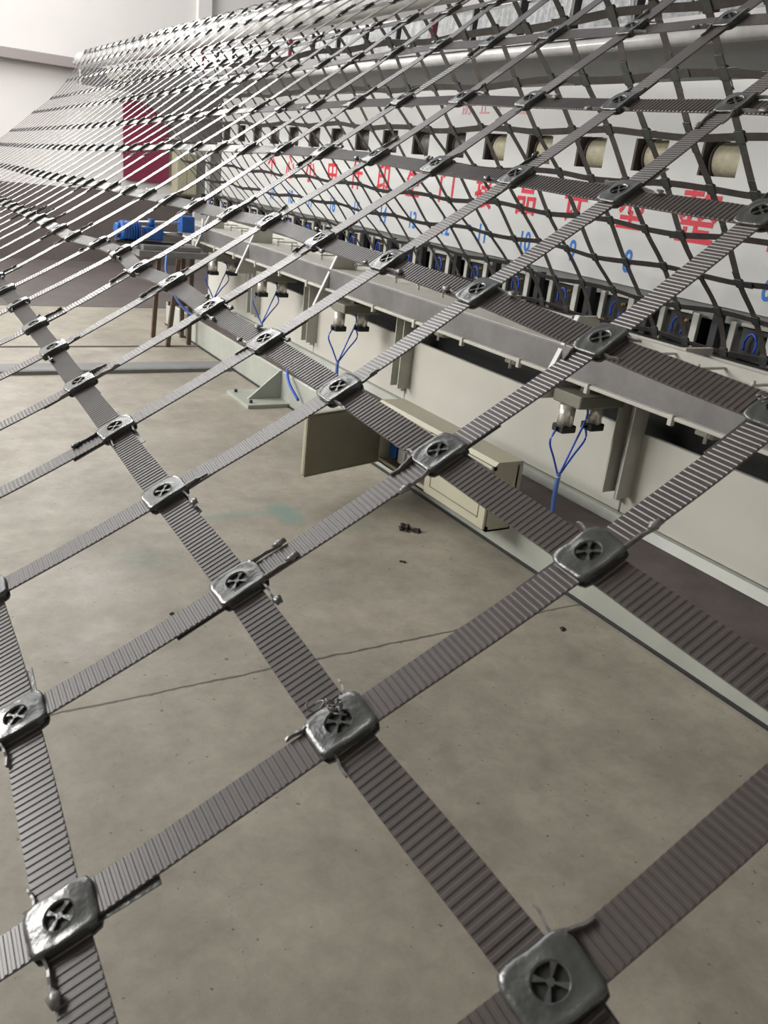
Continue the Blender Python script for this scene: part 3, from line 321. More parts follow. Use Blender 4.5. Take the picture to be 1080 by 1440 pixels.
for j in range(-3, 11):
    P = [ND[-2, j] - (0, .12, 0)] + [ND[i, j] for i in range(-2, 43)] + [ND[42, j] + (0, .06, 0)]
    P = [p + np.array([0, 0, -.003]) for p in P]
    t = cross_side(j); t = np.vstack([t[:1], t, t[-1:]])
    L = np.concatenate([[0], np.cumsum(np.linalg.norm(np.diff(np.array(P), axis=0), axis=1))])
    sd = lambda ss, Ta, L=L, t=t: -np.stack([np.interp(ss, L, t[:, k]) for k in range(3)], 1)
    near = j <= 5
    me = strap_mesh('cross_strap', P, sd, WID+.002, .0022, -.004, .0011 if near else 0, (.0, 4.2), .0092, M['strap'] if near else M['strap_far'])
    link('cross_strap', me, NET)
for r in range(-2, 7):
    P = [back(-2, r) - (0, .1, 0)] + [back(i, r) for i in range(-2, 43)] + [back(42, r) + (0, .06, 0)]
    me = strap_mesh('cross_strap', P, (-.69, 0, .72), WID, .0022, -.004, 0, (0, 0), .009, M['strap_far'])
    link('cross_strap', me, NET)
# weld pads
def pad_mesh(seed, simple=False):
    rnd = random.Random(seed); n = 16 if simple else 32
    hx, hy = .0335, .0290
    def sup(a, e=7.):
        c, s_ = math.cos(a), math.sin(a); return 1/((abs(c)**e + abs(s_)**e)**(1/e))
    bm = bmesh.new()
    ph = rnd.random()*6
    def zf(x, y, k): # nearly flat plate, one long lip curled up
        return .0042 + .0010*(1-k) + .0026*max(0, -y/hy)**5 + .0012*max(0, y/hy)**5*math.sin(ph) - .0016*abs(x/hx)**4 + .0004*math.sin(x*150+ph)
    rings = []
    fr = [(.0032, .0046), (.0138, .0046), (.0152, .0060), (.018, .0055)] if not simple else [(.0138, .0050)]
    for r, z_ in fr:
        rings.append([bm.verts.new((r*math.cos(2*math.pi*k/n), r*math.sin(2*math.pi*k/n), z_)) for k in range(n)])
    for k_, dz in ((.80, 0), (.94, .0006), (1.0, -.0012)):
        ring = []
        for k in range(n):
            a = 2*math.pi*k/n; q = sup(a)*k_*(1+.02*math.sin(3*a+ph)+.012*math.sin(7*a)); x, y = hx*math.cos(a)*q, hy*math.sin(a)*q
            ring.append(bm.verts.new((x, y, zf(x, y, k_)+dz)))
        rings.append(ring)
    for zz, kk in ((.0008, .99), (.0, .90), (-.0068, .90), (-.0072, 1.0), (-.0105, .98), (-.0112, .88)):
        rings.append([bm.verts.new((hx*math.cos(2*math.pi*k/n)*sup(2*math.pi*k/n)*kk, hy*math.sin(2*math.pi*k/n)*sup(2*math.pi*k/n)*kk, zz)) for k in range(n)])
    slots = []
    for q in range(len(rings)-1):
        for k in range(n):
            f = bm.faces.new((rings[q][k], rings[q][(k+1) % n], rings[q+1][(k+1) % n], rings[q+1][k])); f.smooth = 2 < q < 6
            if not simple and q == 0 and (k % 8) not in (3, 4): slots.append((((k+4) % 32)//8, f))
    f = bm.faces.new(rings[0]); bm.faces.new(rings[-1][::-1])
    if simple: f.material_index = 1
    else:
        for g in range(4):
            fs = [f for q, f in slots if q == g]
            r = bmesh.ops.extrude_face_region(bm, geom=fs)
            vs = [e for e in r['geom'] if isinstance(e, bmesh.types.BMVert)]; bmesh.ops.translate(bm, verts=vs, vec=(0, 0, -.0030))
            for e in r['geom']:
                if isinstance(e, bmesh.types.BMFace): e.material_index = 1
            bmesh.ops.delete(bm, geom=fs, context='FACES_ONLY')
    bmesh.ops.recalc_face_normals(bm, faces=bm.faces[:])
    me = bpy.data.meshes.new('weld_pad'); bm.to_mesh(me); bm.free(); me.materials.append(M['pad']); me.materials.append(M['slot']); return me
PADS = [pad_mesh(s) for s in range(5)]; PSIMPLE = pad_mesh(9, True)
def burr_mesh(seed):
    """sliver of squeezed-out plastic lying along the strap, some with a folded blob at the tip"""
    rnd = random.Random(seed); b = MB(); L = rnd.uniform(.020, .050); h = rnd.uniform(.003, .0065)
    n = 7; top = []; bot = []
    for k in range(n):
        t = k/(n-1); y = .0015*math.sin(t*5+seed); wd = .0010+.0012*(1-t)
        top.append((t*L, y, h*(1-t*.6)*rnd.uniform(.7, 1.2))); bot.append((t*L, y, -.002))
    v = [(x, y-.0013, z) for x, y, z in top]+[(x, y+.0013, z) for x, y, z in top]+[(x, y+.0008, z) for x, y, z in bot]+[(x, y-.0008, z) for x, y, z in bot]
    b.add(v, [(q*n+k, q*n+k+1, ((q+1) % 4)*n+k+1, ((q+1) % 4)*n+k) for q in range(4) for k in range(n-1)]+[(0, n, 2*n, 3*n), (n-1, 4*n-1, 3*n-1, 2*n-1)])
    if seed % 2 == 0:
        r = rnd.uniform(.0055, .0085); bm = bmesh.new(); bmesh.ops.create_icosphere(bm, subdivisions=2, radius=r)
        for q in bm.verts:
            c = q.co; kk = 1+.35*math.sin(c.x*700+seed)*math.cos(c.y*600); q.co = Vector((L+c.x*1.3*kk, c.y*.8*kk+.001, .0025+c.z*.5*kk))
        bm.verts.index_update(); b.add([q.co[:] for q in bm.verts], [[q.index for q in f.verts] for f in bm.faces], 0, True); bm.free()
    return b.mesh('flash_burr', [M['burr'] if seed % 4 else M['pad']])
BURR = [burr_mesh(s) for s in range(8)]
OVER = MB().box(-.034, .034, -.0225, .0225, -.0007, .0007, bev=.0005).mesh('overlap_strip', [M['pad']])
def frame_at(P, tx, ty):
    tx = Vector(tx).normalized(); ty = Vector(ty); n = tx.cross(ty).normalized(); ty = n.cross(tx)
    mm = Matrix((tx, ty, n)).transposed().to_4x4(); mm.translation = Vector(P) + n*.0005; return mm
frames = []
CAMP = np.array([0, 0, H])
for i in range(-2, 43):
    for j in range(-3, 11):
        tx = ND[i, min(j+1, 10)] - ND[i, max(j-1, -3)]; ty = ND[min(i+1, 42), j] - ND[max(i-1, -2), j]
        frames.append((np.linalg.norm(ND[i, j]-CAMP), frame_at(ND[i, j], tx, ty), (i, j)))
    for r in range(-2, 6):
        tx = back(i, min(r+1, 6)) - back(i, max(r-1, -2)); ty = np.array([0, 1., 0])
        # these face the machine and the aisle alike
        frames.append((np.linalg.norm(back(i, r)-CAMP)+.5, frame_at(back(i, r), tx, ty), (i, 100+r)))
def in_view(P):
    d = Vector(P) - Vector(CAMP); z = d.dot(F_)
    return z > .05 and abs(d.dot(R_)/z) < 540/1182*1.06 and abs(d.dot(U_)/z) < 720/1182*1.06
frames.sort(key=lambda t: (not in_view(t[1].translation), t[0]))
off = Matrix.Translation(-NET.location)
rest = MB()
sv = [Vector((v.co.x, v.co.y, v.co.z*.7)) for v in PSIMPLE.vertices]; sf = [tuple(p.vertices) for p in PSIMPLE.polygons]; smi = [p.material_index for p in PSIMPLE.polygons]
for n, (d, fm, ij) in enumerate(frames):
    rnd = random.Random(ij[0]*131+ij[1])
    fm = fm @ Matrix.Rotation(rnd.uniform(-.07, .07), 4, 'Z') @ Matrix.Translation((rnd.uniform(-.002, .002), rnd.uniform(-.002, .002), 0))
    if n < 290:
        o = link('weld_pad', PADS[rnd.randrange(5)], NET, (0, 0, 0)); o.matrix_basis = off @ fm
        if n < 110:
            for q in range(rnd.choice((2, 3, 3, 4))):
                c = link('flash_burr', BURR[rnd.randrange(8)], o, (0, 0, 0))
                sx, ax = rnd.choice((-1, 1)), rnd.choice((0, 1)); sg = rnd.choice((-1, 1)); ax_z = -.003 if ax else -.001
                if ax == 0: mm = Matrix.Translation((sx*.030, sg*.0212, ax_z)) @ Matrix.Rotation(0 if sx > 0 else math.pi, 4, 'Z')
                else: mm = Matrix.Translation((sg*.0222, sx*.026, ax_z)) @ Matrix.Rotation(sx*math.pi/2, 4, 'Z')
                c.matrix_basis = mm @ Matrix.Rotation(rnd.uniform(-.07, .07), 4, 'Z')
        if n < 150:
            for sx in (-1, 1):
                if rnd.random() < .55:
                    c = link('overlap_strip', OVER, o, (0, 0, 0))
                    c.matrix_basis = Matrix.Translation((sx*(.03+rnd.uniform(.02, .036)), rnd.choice((-.0022, .0022)), -.0048)) @ Matrix.Rotation(rnd.uniform(-.02, .02), 4, 'Z')
                if rnd.random() < .35:
                    c = link('overlap_strip', OVER, o, (0, 0, 0))
                    c.matrix_basis = Matrix.Translation((rnd.choice((-.0025, .0025)), sx*(.03+rnd.uniform(.015, .034)), -.0088)) @ Matrix.Rotation(math.pi/2, 4, 'Z')
    else:
        b = len(rest.v); rest.v += [(fm @ v)[:] for v in sv]; rest.f += [tuple(b+q for q in f) for f in sf]; rest.m += smi; rest.sm += [False]*len(sf)
me = rest.mesh('far_weld_pads', [M['pad'], M['slot']]); o = link('far_weld_pads', me, NET); tag(o, kind='stuff')
# loose shavings of plastic curled on two of the pads
for (i, j), s in (((1, 1), 3), ((1, 3), 5)):
    P = Vector(ND[i, j]); rnd = random.Random(s); b = MB()
    for q in range(9):
        a0 = rnd.uniform(0, 6); c = P+Vector((rnd.uniform(-.022, .012), rnd.uniform(.006, .03), .010))
        b.tube([c+Vector((.007*math.cos(a0+t*.8)+t*.0012, .006*math.sin(a0+t*.8), .003*math.sin(t*1.1+q))) for t in range(9)], .0011, 5)
    tag(b.build('plastic_shaving', M['burr']), 'curled plastic shavings caught on the pad at the front of the net' if s == 3 else 'curled plastic shavings caught on the pad near the right edge, over the beam', 'shaving')

# ------------------------------------------------------------------ the welding machine
MC = empty('welding_machine', (3.3, 7, 0), 'long pale machine with white hood and grey beam behind the net', 'machine')
Y0, Y1 = .6, 9.3
b = MB().prism([(2.78, 0), (2.84, 0), (2.84, Z(-1.58)), (3.4, Z(-1.58)), (3.4, Z(-1.55)), (2.79, Z(-1.55)), (2.78, Z(-1.56))], 'y', Y0, Y1)
b.build('base_channel', M['base'], MC)
MB().box(2.795, 3.3, Y0, Y1, Z(-1.552), Z(-1.546)).build('ledge_surface', M['brown'], MC)
MB().prism([(3.19, Z(-1.55)), (3.25, Z(-1.55)), (3.25, Z(-1.50)), (3.215, Z(-1.50))], 'y', Y0, Y1).build('foot_angle', M['base'], MC)
MB().box(2.765, 2.782, Y0, Y1, 0, .012).build('floor_edge', M['dark'], MC)
posts = [1.2, 2.84, 5.02, 6.55, 7.82]
bays = [Y0]+posts+[Y1]
for k in range(len(bays)-1):
    MB().box(3.25, 3.28, bays[k]+.004, bays[k+1]-.004, Z(-1.50), Z(-1.06), bev=.004).build('front_panel', M['cream'], MC)
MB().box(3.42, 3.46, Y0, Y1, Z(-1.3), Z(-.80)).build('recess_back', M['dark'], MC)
for y in posts:
    p = MB().box(3.15, 3.25, y-.055, y-.045, Z(-1.40), Z(-.80)).box(3.15, 3.25, y+.045, y+.055, Z(-1.40), Z(-.80)).box(3.235, 3.249, y-.05, y+.05, Z(-1.40), Z(-.80)).build('post', M['postm'], MC)
    q = MB().box(3.205, 3.235, y-.016, y+.016, Z(-1.43), Z(-.82), bev=.003)
    q.build('slotted_strip', M['lip'], p)
    s_ = MB()
    for z in (-1.34, -1.2, -1.05): s_.box(3.2035, 3.2055, y-.004, y+.004, Z(z), Z(z+.09))
    s_.build('slot', M['slot'], p)
# beam
MB().prism([(2.90, Z(-.82)), (2.94, Z(-.82)), (2.94, Z(-.70)), (3.30, Z(-.70)), (3.30, Z(-.685)), (2.905, Z(-.685)), (2.90, Z(-.69))], 'y', Y0, 9.3).build('beam', M['beam'], MC)
MB().box(2.87, 3.0, Y0, 9.3, Z(-.836), Z(-.818), bev=.003).build('beam_lip', M['lip'], MC)
MB().box(2.915, 3.29, Y0, 9.3, Z(-.686), Z(-.680)).build('beam_top_plate', M['lip'], MC)
MB().box(3.28, 3.31, Y0, 9.3, Z(-.70), Z(-.625), bev=.004).build('rail', M['lip'], MC)
for k in range(28):
    y = 1.0+.29*k
    MB().cyl((3.10, y, Z(-.685)), (3.10, y, Z(-.625)), .008, n=8).box(3.085, 3.29, y-.007, y+.007, Z(-.65), Z(-.64)).build('rail_peg', M['postm'], MC)
for k in range(15):
    y = 1.3+.52*k
    MB().box(2.862, 2.885, y-.012, y+.012, Z(-.86), Z(-.812), bev=.002).build('lip_clamp', M['lip'], MC)
for y in (1.0, 1.85, 2.35, 3.75, 4.5):
    g = MB().box(3.12, 3.20, y-.05, y+.05, Z(-.93), Z(-.835), bev=.003).build('valve_bracket', M['lip'], MC)
    MB().cyl((3.10, y+.03, Z(-.90)), (3.10, y+.03, Z(-.84)), .012, n=10).cyl((3.10, y-.03, Z(-.95)), (3.10, y-.03, Z(-.84)), .008, n=8).build('bolt', M['steel'], g)
for y in (3.12, 5.68, 7.27, 8.5):
    MB().prism([(2.80, Z(-.93)), (2.825, Z(-.95)), (3.12, Z(-.95)), (3.12, Z(-.56)), (2.99, Z(-.54)), (2.975, Z(-.545))], 'y', y-.009, y+.009).build('gusset_plate', M['postm'], MC)
    MB().prism([(2.79, Z(-.95)), (2.80, Z(-.95)), (2.985, Z(-.54)), (2.972, Z(-.54))], 'y', y-.014, y+.014).build('gusset_edge', M['hood'], MC)
# the second rail with its short trays, and the dark deck behind the beam
MB().box(3.31, 4.62, Y0, 9.3, Z(-.86), Z(-.84)).build('deck', M['dark'], MC)
k = 0; y = 1.1
while y < 8.6:
    L = (.62, .95, .74)[k % 3]
    MB().prism([(3.42, Z(-.84)), (3.56, Z(-.84)), (3.56, Z(-.66)), (3.545, Z(-.66)), (3.545, Z(-.70)), (3.435, Z(-.70)), (3.435, Z(-.665)), (3.42, Z(-.665))], 'y', y, y+L).build('guide_tray', M['lip'], MC)
    MB().box(3.40, 3.60, y+L+.02, y+L+.045, Z(-.84), Z(-.63)).build('tray_stop', M['postm'], MC)
    y += L+.09; k += 1
# cylinders
for n, y in enumerate((2.97, 5.42, 6.87, 8.1, 1.55)):
    br = MB().box(2.86, 3.16, y-.10, y+.10, Z(-.945), Z(-.885), bev=.006).box(2.97, 3.14, y-.03, y+.03, Z(-.885), Z(-.836)).build('cylinder_bracket', M['olive'], MC)
    for x in (2.88, 3.07):
        MB().cyl((x, y, Z(-1.05)), (x, y, Z(-.945)), .041, n=24).build('air_cylinder', M['steel'], br)
        MB().box(x-.045, x+.045, y-.042, y+.042, Z(-1.082), Z(-1.045), bev=.005).box(x-.06, x-.044, y-.008, y+.008, Z(-1.07), Z(-1.055)).build('cylinder_cap', M['black'], br)
    J = np.array([2.885, y-.02, Z(-1.315)])
    for a, bend in (((2.835, y, Z(-1.06)), -.03), ((3.02, y, Z(-1.06)), .02), ((2.99, y-.02, Z(-.95)), .03)):
        c = crom([a, (a[0]+bend, y, a[2]-.07), ((a[0]+J[0])/2+bend*.6, y-.01, (a[2]+J[2])/2-.03), J], 6)
        MB().tube(c, .0055, 8).build('air_hose', M['hose'], br)
    c = crom([J+(0, 0, .02), J, J+(.002, .0, -.12), (2.89, y-.03, Z(-1.545))], 6)
    MB().tube(c, lambda t: .0125, 10).build('hose_bundle', M['hosel'], br)
    MB().cyl(J+(0, 0, -.004), J+(0, 0, .004), .0145, n=10).build('cable_tie', M['lip'], br)
# foot
for y in (6.0,):
    ft = MB().prism([(2.43, y-.05), (2.79, y-.05), (2.79, y+.42), (2.43, y+.42)], 'z', 0, .028).build('foot_plate', M['base'], MC)
    MB().prism([(2.50, .028), (2.79, .028), (2.79, .25), (2.76, .25)], 'y', y+.13, y+.15).build('foot_gusset', M['base'], ft)
    MB().cyl((2.48, y+.02, .028), (2.48, y+.02, .05), .014, n=6).cyl((2.48, y+.35, .028), (2.48, y+.35, .05), .014, n=6).build('anchor_bolt', M['dark'], ft)
# hood with spool windows
ZB, ZT = Z(-.57), Z(.80); W0, W1 = Z(.212), Z(.425); HX = 4.80
hood = MB(); ws = [2.21+.605*k for k in range(19)]; HY0, HY1 = 1.0, 13.3
hood.box(HX, HX+.02, HY0, HY1, ZB, W0); hood.box(HX, HX+.02, HY0, HY1, W1, ZT)
e = HY0
for y in ws: hood.box(HX, HX+.02, e, y-.155, W0, W1); e = y+.155
hood.box(HX, HX+.02, e, HY1, W0, W1)
hood.prism([(HX, ZT), (HX+.02, ZT), (4.62, Z(1.0)), (4.6, Z(.99))], 'y', HY0, HY1)
hood.box(HX, 5.7, HY1-.02, HY1, Z(-1.2), ZT); hood.box(4.60, 5.7, HY0, HY1, Z(1.0), Z(1.02))
HD = hood.build('hood', M['hood'], MC)
MB().prism([(HX+.03, ZB), (HX+.06, ZB), (HX+.06, Z(-.67)), (HX+.045, Z(-.67))], 'y', HY0, HY1).build('hood_skirt', M['hoodlow'], HD, (0, 0, 0))
iw = MB()
for y in ws:
    iw.box(HX+.02, 5.1, y-.165, y-.156, W0-.01, W1+.01); iw.box(HX+.02, 5.1, y+.156, y+.165, W0-.01, W1+.01)
    iw.box(HX+.02, 5.1, y-.16, y+.16, W0-.012, W0-.002); iw.box(5.1, 5.11, y-.17, y+.17, W0-.02, W1+.02)
    iw.build('window_box', M['brown'], HD, (0, 0, 0)); iw = MB()
def text(s, y, z, size, mt, name, bold=.0, sx=1.):
    c = bpy.data.curves.new(name, 'FONT'); c.body = s; c.size = size; c.align_x = 'CENTER'; c.align_y = 'CENTER'; c.extrude = .0008; c.offset = bold; c.materials.append(mt)
    o = bpy.data.objects.new(name, c); COL.objects.link(o); bpy.context.view_layer.update()
    me = bpy.data.meshes.new_from_object(o.evaluated_get(bpy.context.evaluated_depsgraph_get())); me.name = name
    bpy.data.objects.remove(o); o = link(name, me, HD, (0, 0, 0))
    mm = Matrix(((0, 0, -1), (-1, 0, 0), (0, 1, 0))).to_4x4(); mm.translation = (HX-.0025, y, z); o.matrix_basis = mm @ Matrix.Diagonal((sx, 1, 1, 1)); return o
chars = {5: '注', 6: '下', 7: '整', 8: '型', 9: '计', 10: '品', 11: '接', 12: '门', 13: '生', 14: '印', 15: '什', 16: '中', 17: '小', 18: '心', 19: '个'}
for n in range(4, 20):
    y = 4.63+.603*(n-8)
    text(str(n), y, Z(-.41), .225, M['blue'], 'painted_number', .003, .72)
    if n in chars: text(chars[n], y+.06, Z(-.07) if n != 7 else Z(-.07), .31 if n != 7 else .38, M['red'], 'painted_character', .005, .9)
for q, s in enumerate('防止严压'):
    text(s, 6.93-.27*q, Z(.635), .16, M['pink'], 'painted_character', .001)
# welding heads under the hood
MB().box(5.0, 5.05, HY0, HY1, 0, Z(-.60)).box(5.05, 5.7, HY0, HY0+.05, 0, ZT).box(5.05, 5.7, HY1-.08, HY1-.03, 0, Z(-1.2)).build('head_bulkhead', M['dark'], MC)
MB().box(4.62, 5.0, HY0, HY1, Z(-.90), Z(-.87)).build('head_shelf', M['dark'], MC)
for n in range(19):
    y = 2.83+.6*n
    h = MB().box(4.80, 5.0, y-.10, y+.10, Z(-.87), Z(-.66), bev=.006).build('welding_head', M['dark'], MC)
    MB().box(4.77, 4.80, y-.17, y-.115, Z(-.88), Z(-.64), bev=.003).box(4.77, 4.80, y+.13, y+.175, Z(-.88), Z(-.64), bev=.003).box(4.78, 4.82, y-.1, y+.1, Z(-.655), Z(-.635)).build('head_plate', M['postm'], h, (0, 0, 0))
    MB().box(4.70, 4.76, y+.21, y+.27, Z(-.92), Z(-.60), bev=.004).build('guide_bar', M['black'], h, (0, 0, 0))
    c = [(4.765, y+.045*math.cos(a)-.01, Z(-.76)+.07*math.sin(a)) for a in np.linspace(-.6, math.pi+.6, 15)]
    MB().tube(c, .008, 8).build('air_hose', M['hose'], h, (0, 0, 0))
    MB().cyl((4.75, y-.08, Z(-.70)), (4.80, y-.08, Z(-.70)), .011, n=10).cyl((4.75, y+.09, Z(-.84)), (4.80, y+.09, Z(-.84)), .011, n=10).build('fitting', M['brass'], h, (0, 0, 0))
# end plates, roller, upper tubes
MB().prism([(2.87, Z(.73)), (3.63, Z(.72)), (4.2, Z(.40)), (4.5, Z(.05)), (4.78, Z(.05)), (5.3, Z(.3)), (5.3, Z(1.25)), (4.6, Z(1.12)), (3.64, Z(1.03)), (2.87, Z(.95))], 'y', 13.95, 14.05).build('end_plate', M['beam'], MC)
MB().box(3.27, 3.63, 13.93, 13.95, Z(.845), Z(1.0), bev=.004).build('end_label_plate', M['lip'], MC)
MB().box(4.77, 4.83, 13.86, 13.92, Z(-.75), Z(.02), bev=.004).build('corner_rod', M['hood'], MC)
MB().box(2.83, 2.85, 13.70, 13.72, Z(.70), Z(.94)).build('roller_rod', M['hood'], MC)
MB().cyl((2.82, -1.0, Z(.99)), (2.82, 13.45, Z(.99)), .108, n=48).cyl((2.82, -1.1, Z(.99)), (2.82, 13.95, Z(.99)), .03, n=16).build('top_roller', M['roll'], MC)
MB().cyl((4.40, HY0, Z(.955)), (4.40, 13.5, Z(.955)), .045, n=20).build('tube_rail', M['roll'], MC)
MB().box(4.36, 4.62, HY0, 13.5, Z(1.0), Z(1.015)).box(4.35, 4.36, HY0, 13.5, Z(.995), Z(1.06)).build('top_tray', M['beam'], MC)
MB().prism([(4.46, Z(.95)), (4.80, Z(.80)), (4.80, Z(.78)), (4.44, Z(.93))], 'y', HY0, 13.3).build('shaded_hood_slope', M['hoodlow'], MC)  # grey colour carries the shade on the sloping hood top
MB().box(5.0, 5.05, HY0, 13.4, Z(1.0), Z(1.5)).build('upper_screen', M['pipe'], MC)
# spools in the windows
WORDS = 'zero one two three four five six seven eight nine ten eleven twelve thirteen fourteen fifteen sixteen seventeen eighteen nineteen twenty twenty-one'.split()
def spool(y, n):
    num = round(8+(y-4.63)/.603); bright = num in (6, 7, 8, 9, 10, 11)  # lit windows get pale yarn, the others the same yarn coloured as unlit
    where = 'in the hood window above the painted number %s' % WORDS[num]
    t = empty('yarn_spool', (4.98, y, (W0+W1)/2), ('pale yarn spool ' if bright else 'unlit grey yarn spool ')+where, 'spool', 'yarn spools in the hood windows')
    c = MB(); pr = []
    for k in range(29): yy = -.115+.23*k/28; pr.append((yy, .112+.003*(k % 2)))
    n_ = 32
    v = [(r*math.cos(2*math.pi*q/n_), yy, r*math.sin(2*math.pi*q/n_)) for yy, r in pr for q in range(n_)]
    f = [(k*n_+q, k*n_+(q+1) % n_, (k+1)*n_+(q+1) % n_, (k+1)*n_+q) for k in range(len(pr)-1) for q in range(n_)]
    c.add(v, f, 0, True); c.build('winding', M['thread'] if bright else M['thread2'], t, (0, 0, 0))
    for s in (-1, 1): MB().cyl((0, s*.116, 0), (0, s*.13, 0), .125, n=32).build('flange', M['brown'], t, (0, 0, 0))
    MB().cyl((0, -.15, 0), (0, .15, 0), .02, n=12).build('spindle', M['steel'], t, (0, 0, 0))
for n, y in enumerate(ws):
    if 2.5 < y < 12: spool(y, n)
# film wrapped bundles on the top tray
yy = 2.2; n = 0; names = ['nearest the right frame edge'] 
while yy < 13.0:
    L = .52; b = MB(); rnd = random.Random(n)
    nx = 20
    x0, x1, z0 = 4.40, 4.60, Z(1.02); hgt = .27
    cols = []
    for k in range(nx*2+1):
        y = yy+L*k/(nx*2); dx = (.026 if k % 2 else 0)+rnd.uniform(-.006, .006)
        cols.append([(x0-dx*.6, y, z0), (x0-.012-dx, y, z0+hgt*.3), (x0-.006-dx, y, z0+hgt*.65), (x0-dx, y, z0+hgt*.93), (x0+.03, y, z0+hgt+rnd.uniform(-.004, .004)), (x1, y, z0+hgt), (x1, y, z0)])
    v = [p for c in cols for p in c]; q7 = 7
    f = [(k*q7+q, (k+1)*q7+q, (k+1)*q7+(q+1) % q7, k*q7+(q+1) % q7) for k in range(len(cols)-1) for q in range(q7)]
    f += [tuple(range(7)), tuple((len(cols)-1)*7+q for q in range(7))[::-1]]
    b.add(v, f, 0, False)
    t = empty('film_bundle', (4.5, yy+L/2, z0), 'clear film wrapped bundle on the top tray, %s from the right' % ['first', 'second', 'third', 'fourth', 'fifth', 'sixth', 'seventh', 'eighth', 'ninth', 'tenth', 'eleventh', 'twelfth', 'thirteenth', 'fourteenth', 'fifteenth', 'sixteenth', 'seventeenth', 'eighteenth', 'nineteenth'][n], 'bundle', 'film wrapped bundles on the top tray')
    b.build('film_wrap', M['film'], t)
    MB().box(4.36, 4.60, yy-.025, yy-.008, Z(1.02), Z(1.31)).build('divider', M['maroon'] if n % 5 == 3 else M['dark'], t)
    MB().box(4.365, 4.40, yy, yy+L, Z(1.285), Z(1.30), bev=.003).build('top_fold', M['hood'], t)
    yy += .6; n += 1

# ------------------------------------------------------------------ control box on the base
bx = empty('control_box', (2.7, 3.68, Z(-1.65)), 'ivory electrical box with its left door swung open, low on the machine base', 'control box')
X0, X1, A0, A1, B0, B1 = 2.60, 2.755, 3.10, 4.24, Z(-1.65), Z(-1.285)
s = MB().box(X0, X1, A0, A1, B1-.01, B1).box(X0, X1, A0, A1, B0, B0+.01).box(X0, X1, A0, A0+.012, B0, B1).box(X0, X1, A1-.012, A1, B0, B1).box(X1-.01, X1, A0, A1, B0, B1)
s.box(X0, X0+.012, A0, A1, B1-.03, B1).box(X0, X0+.012, A0, A1, B0, B0+.03).box(X0, X0+.012, 3.66, 3.70, B0, B1)
s.build('box_body', M['boxm'], bx)
MB().prism([(2.58, B1), (2.60, B1+.02), (2.76, B1+.02), (2.76, B1), (2.60, B1-.004)], 'y', A0-.02, A1+.02).build('box_roof', M['boxm'], bx)
MB().box(2.75, 2.80, A0+.02, A1-.02, Z(-1.545), B1-.001, bev=.004).build('rear_body', M['boxm'], bx)
d = MB().box(X0-.018, X0-.002, A0+.005, 3.675, B0+.01, B1-.01, bev=.004).build('door', M['boxm'], bx)
g = MB(); f0, f1, g0, g1 = A0+.06, 3.62, B0+.06, B1-.06
for a in ((f0, f1, g0, g0+.006), (f0, f1, g1-.006, g1), (f0, f0+.006, g0, g1), (f1-.006, f1, g0, g1)): g.box(X0-.0205, X0-.017, *a)
g.build('door_groove', M['door'], d, (0, 0, 0))
# open left door: hinged at the left edge, swung towards the aisle
d = MB()
hx_, hy_, ex, ey = 2.60, 4.245, 2.02, 4.09
dv = Vector((ex-hx_, ey-hy_, 0)).normalized(); nv = Vector((-dv.y, dv.x, 0))*.016
P = [Vector((hx_, hy_, 0)), Vector((ex, ey, 0)), Vector((ex, ey, 0))+nv, Vector((hx_, hy_, 0))+nv]
d.prism([(p.x, p.y) for p in P], 'z', B0+.0, B1-.0)
dd = d.build('door', M['door'], bx); tag(dd, label='open left door showing its dull olive inner face')
e = MB()
for z0, z1 in ((B0-.004, B0+.012), (B1-.012, B1+.004)): e.prism([(p.x, p.y) for p in (P[0]-nv*.9, P[1]-nv*.9, P[2], P[3])], 'z', z0, z1)
e.prism([(p.x, p.y) for p in (P[1]-nv*.9, P[1]-dv*.012-nv*.9, P[2]-dv*.012, P[2])], 'z', B0, B1)
e.build('door_rim', M['boxm'], dd, (0, 0, 0))
MB().cyl(P[1]-dv*.05-nv*1.6+Vector((0, 0, (B0+B1)/2+.05)), P[1]-dv*.05+Vector((0, 0, (B0+B1)/2+.05)), .016, n=14).build('door_lock', M['dark'], dd, (0, 0, 0))
MB().box(2.71, 2.745, 3.72, 4.22, B0+.02, B1-.02).build('inner_plate', M['black'], bx)
for k, (y, z, m_) in enumerate([(4.12, .06, 'bluem'), (4.02, .05, 'hood'), (3.92, .06, 'hood'), (3.82, .05, 'dark'), (4.10, .20, 'hood'), (3.98, .22, 'bluem'), (3.86, .2, 'hood'), (3.77, .22, 'bluem')]):
    MB().box(2.63, 2.71, y-.035, y+.035, B0+z, B0+z+.085, bev=.004).build('contactor', M[m_], bx)
for k in range(5):
    y = 3.78+.08*k; MB().tube(crom([(2.66, y, B0+.30), (2.63, y+.03, B0+.20), (2.64, y+.01, B0+.13), (2.66, y-.02, B0+.10)], 5), .004, 6).build('wire', M['hose' if k % 2 else 'hood'], bx)
# hose leaving the base by the foot
tag(MB().tube(crom([(2.83, 6.15, Z(-1.53)), (2.76, 6.0, Z(-1.50)), (2.72, 5.85, Z(-1.58)), (2.745, 5.72, Z(-1.68))], 8), .011, 8).build('blue_hose_stub', M['hose']), 'short blue hose curling over the machine base beside its foot plate', 'hose')

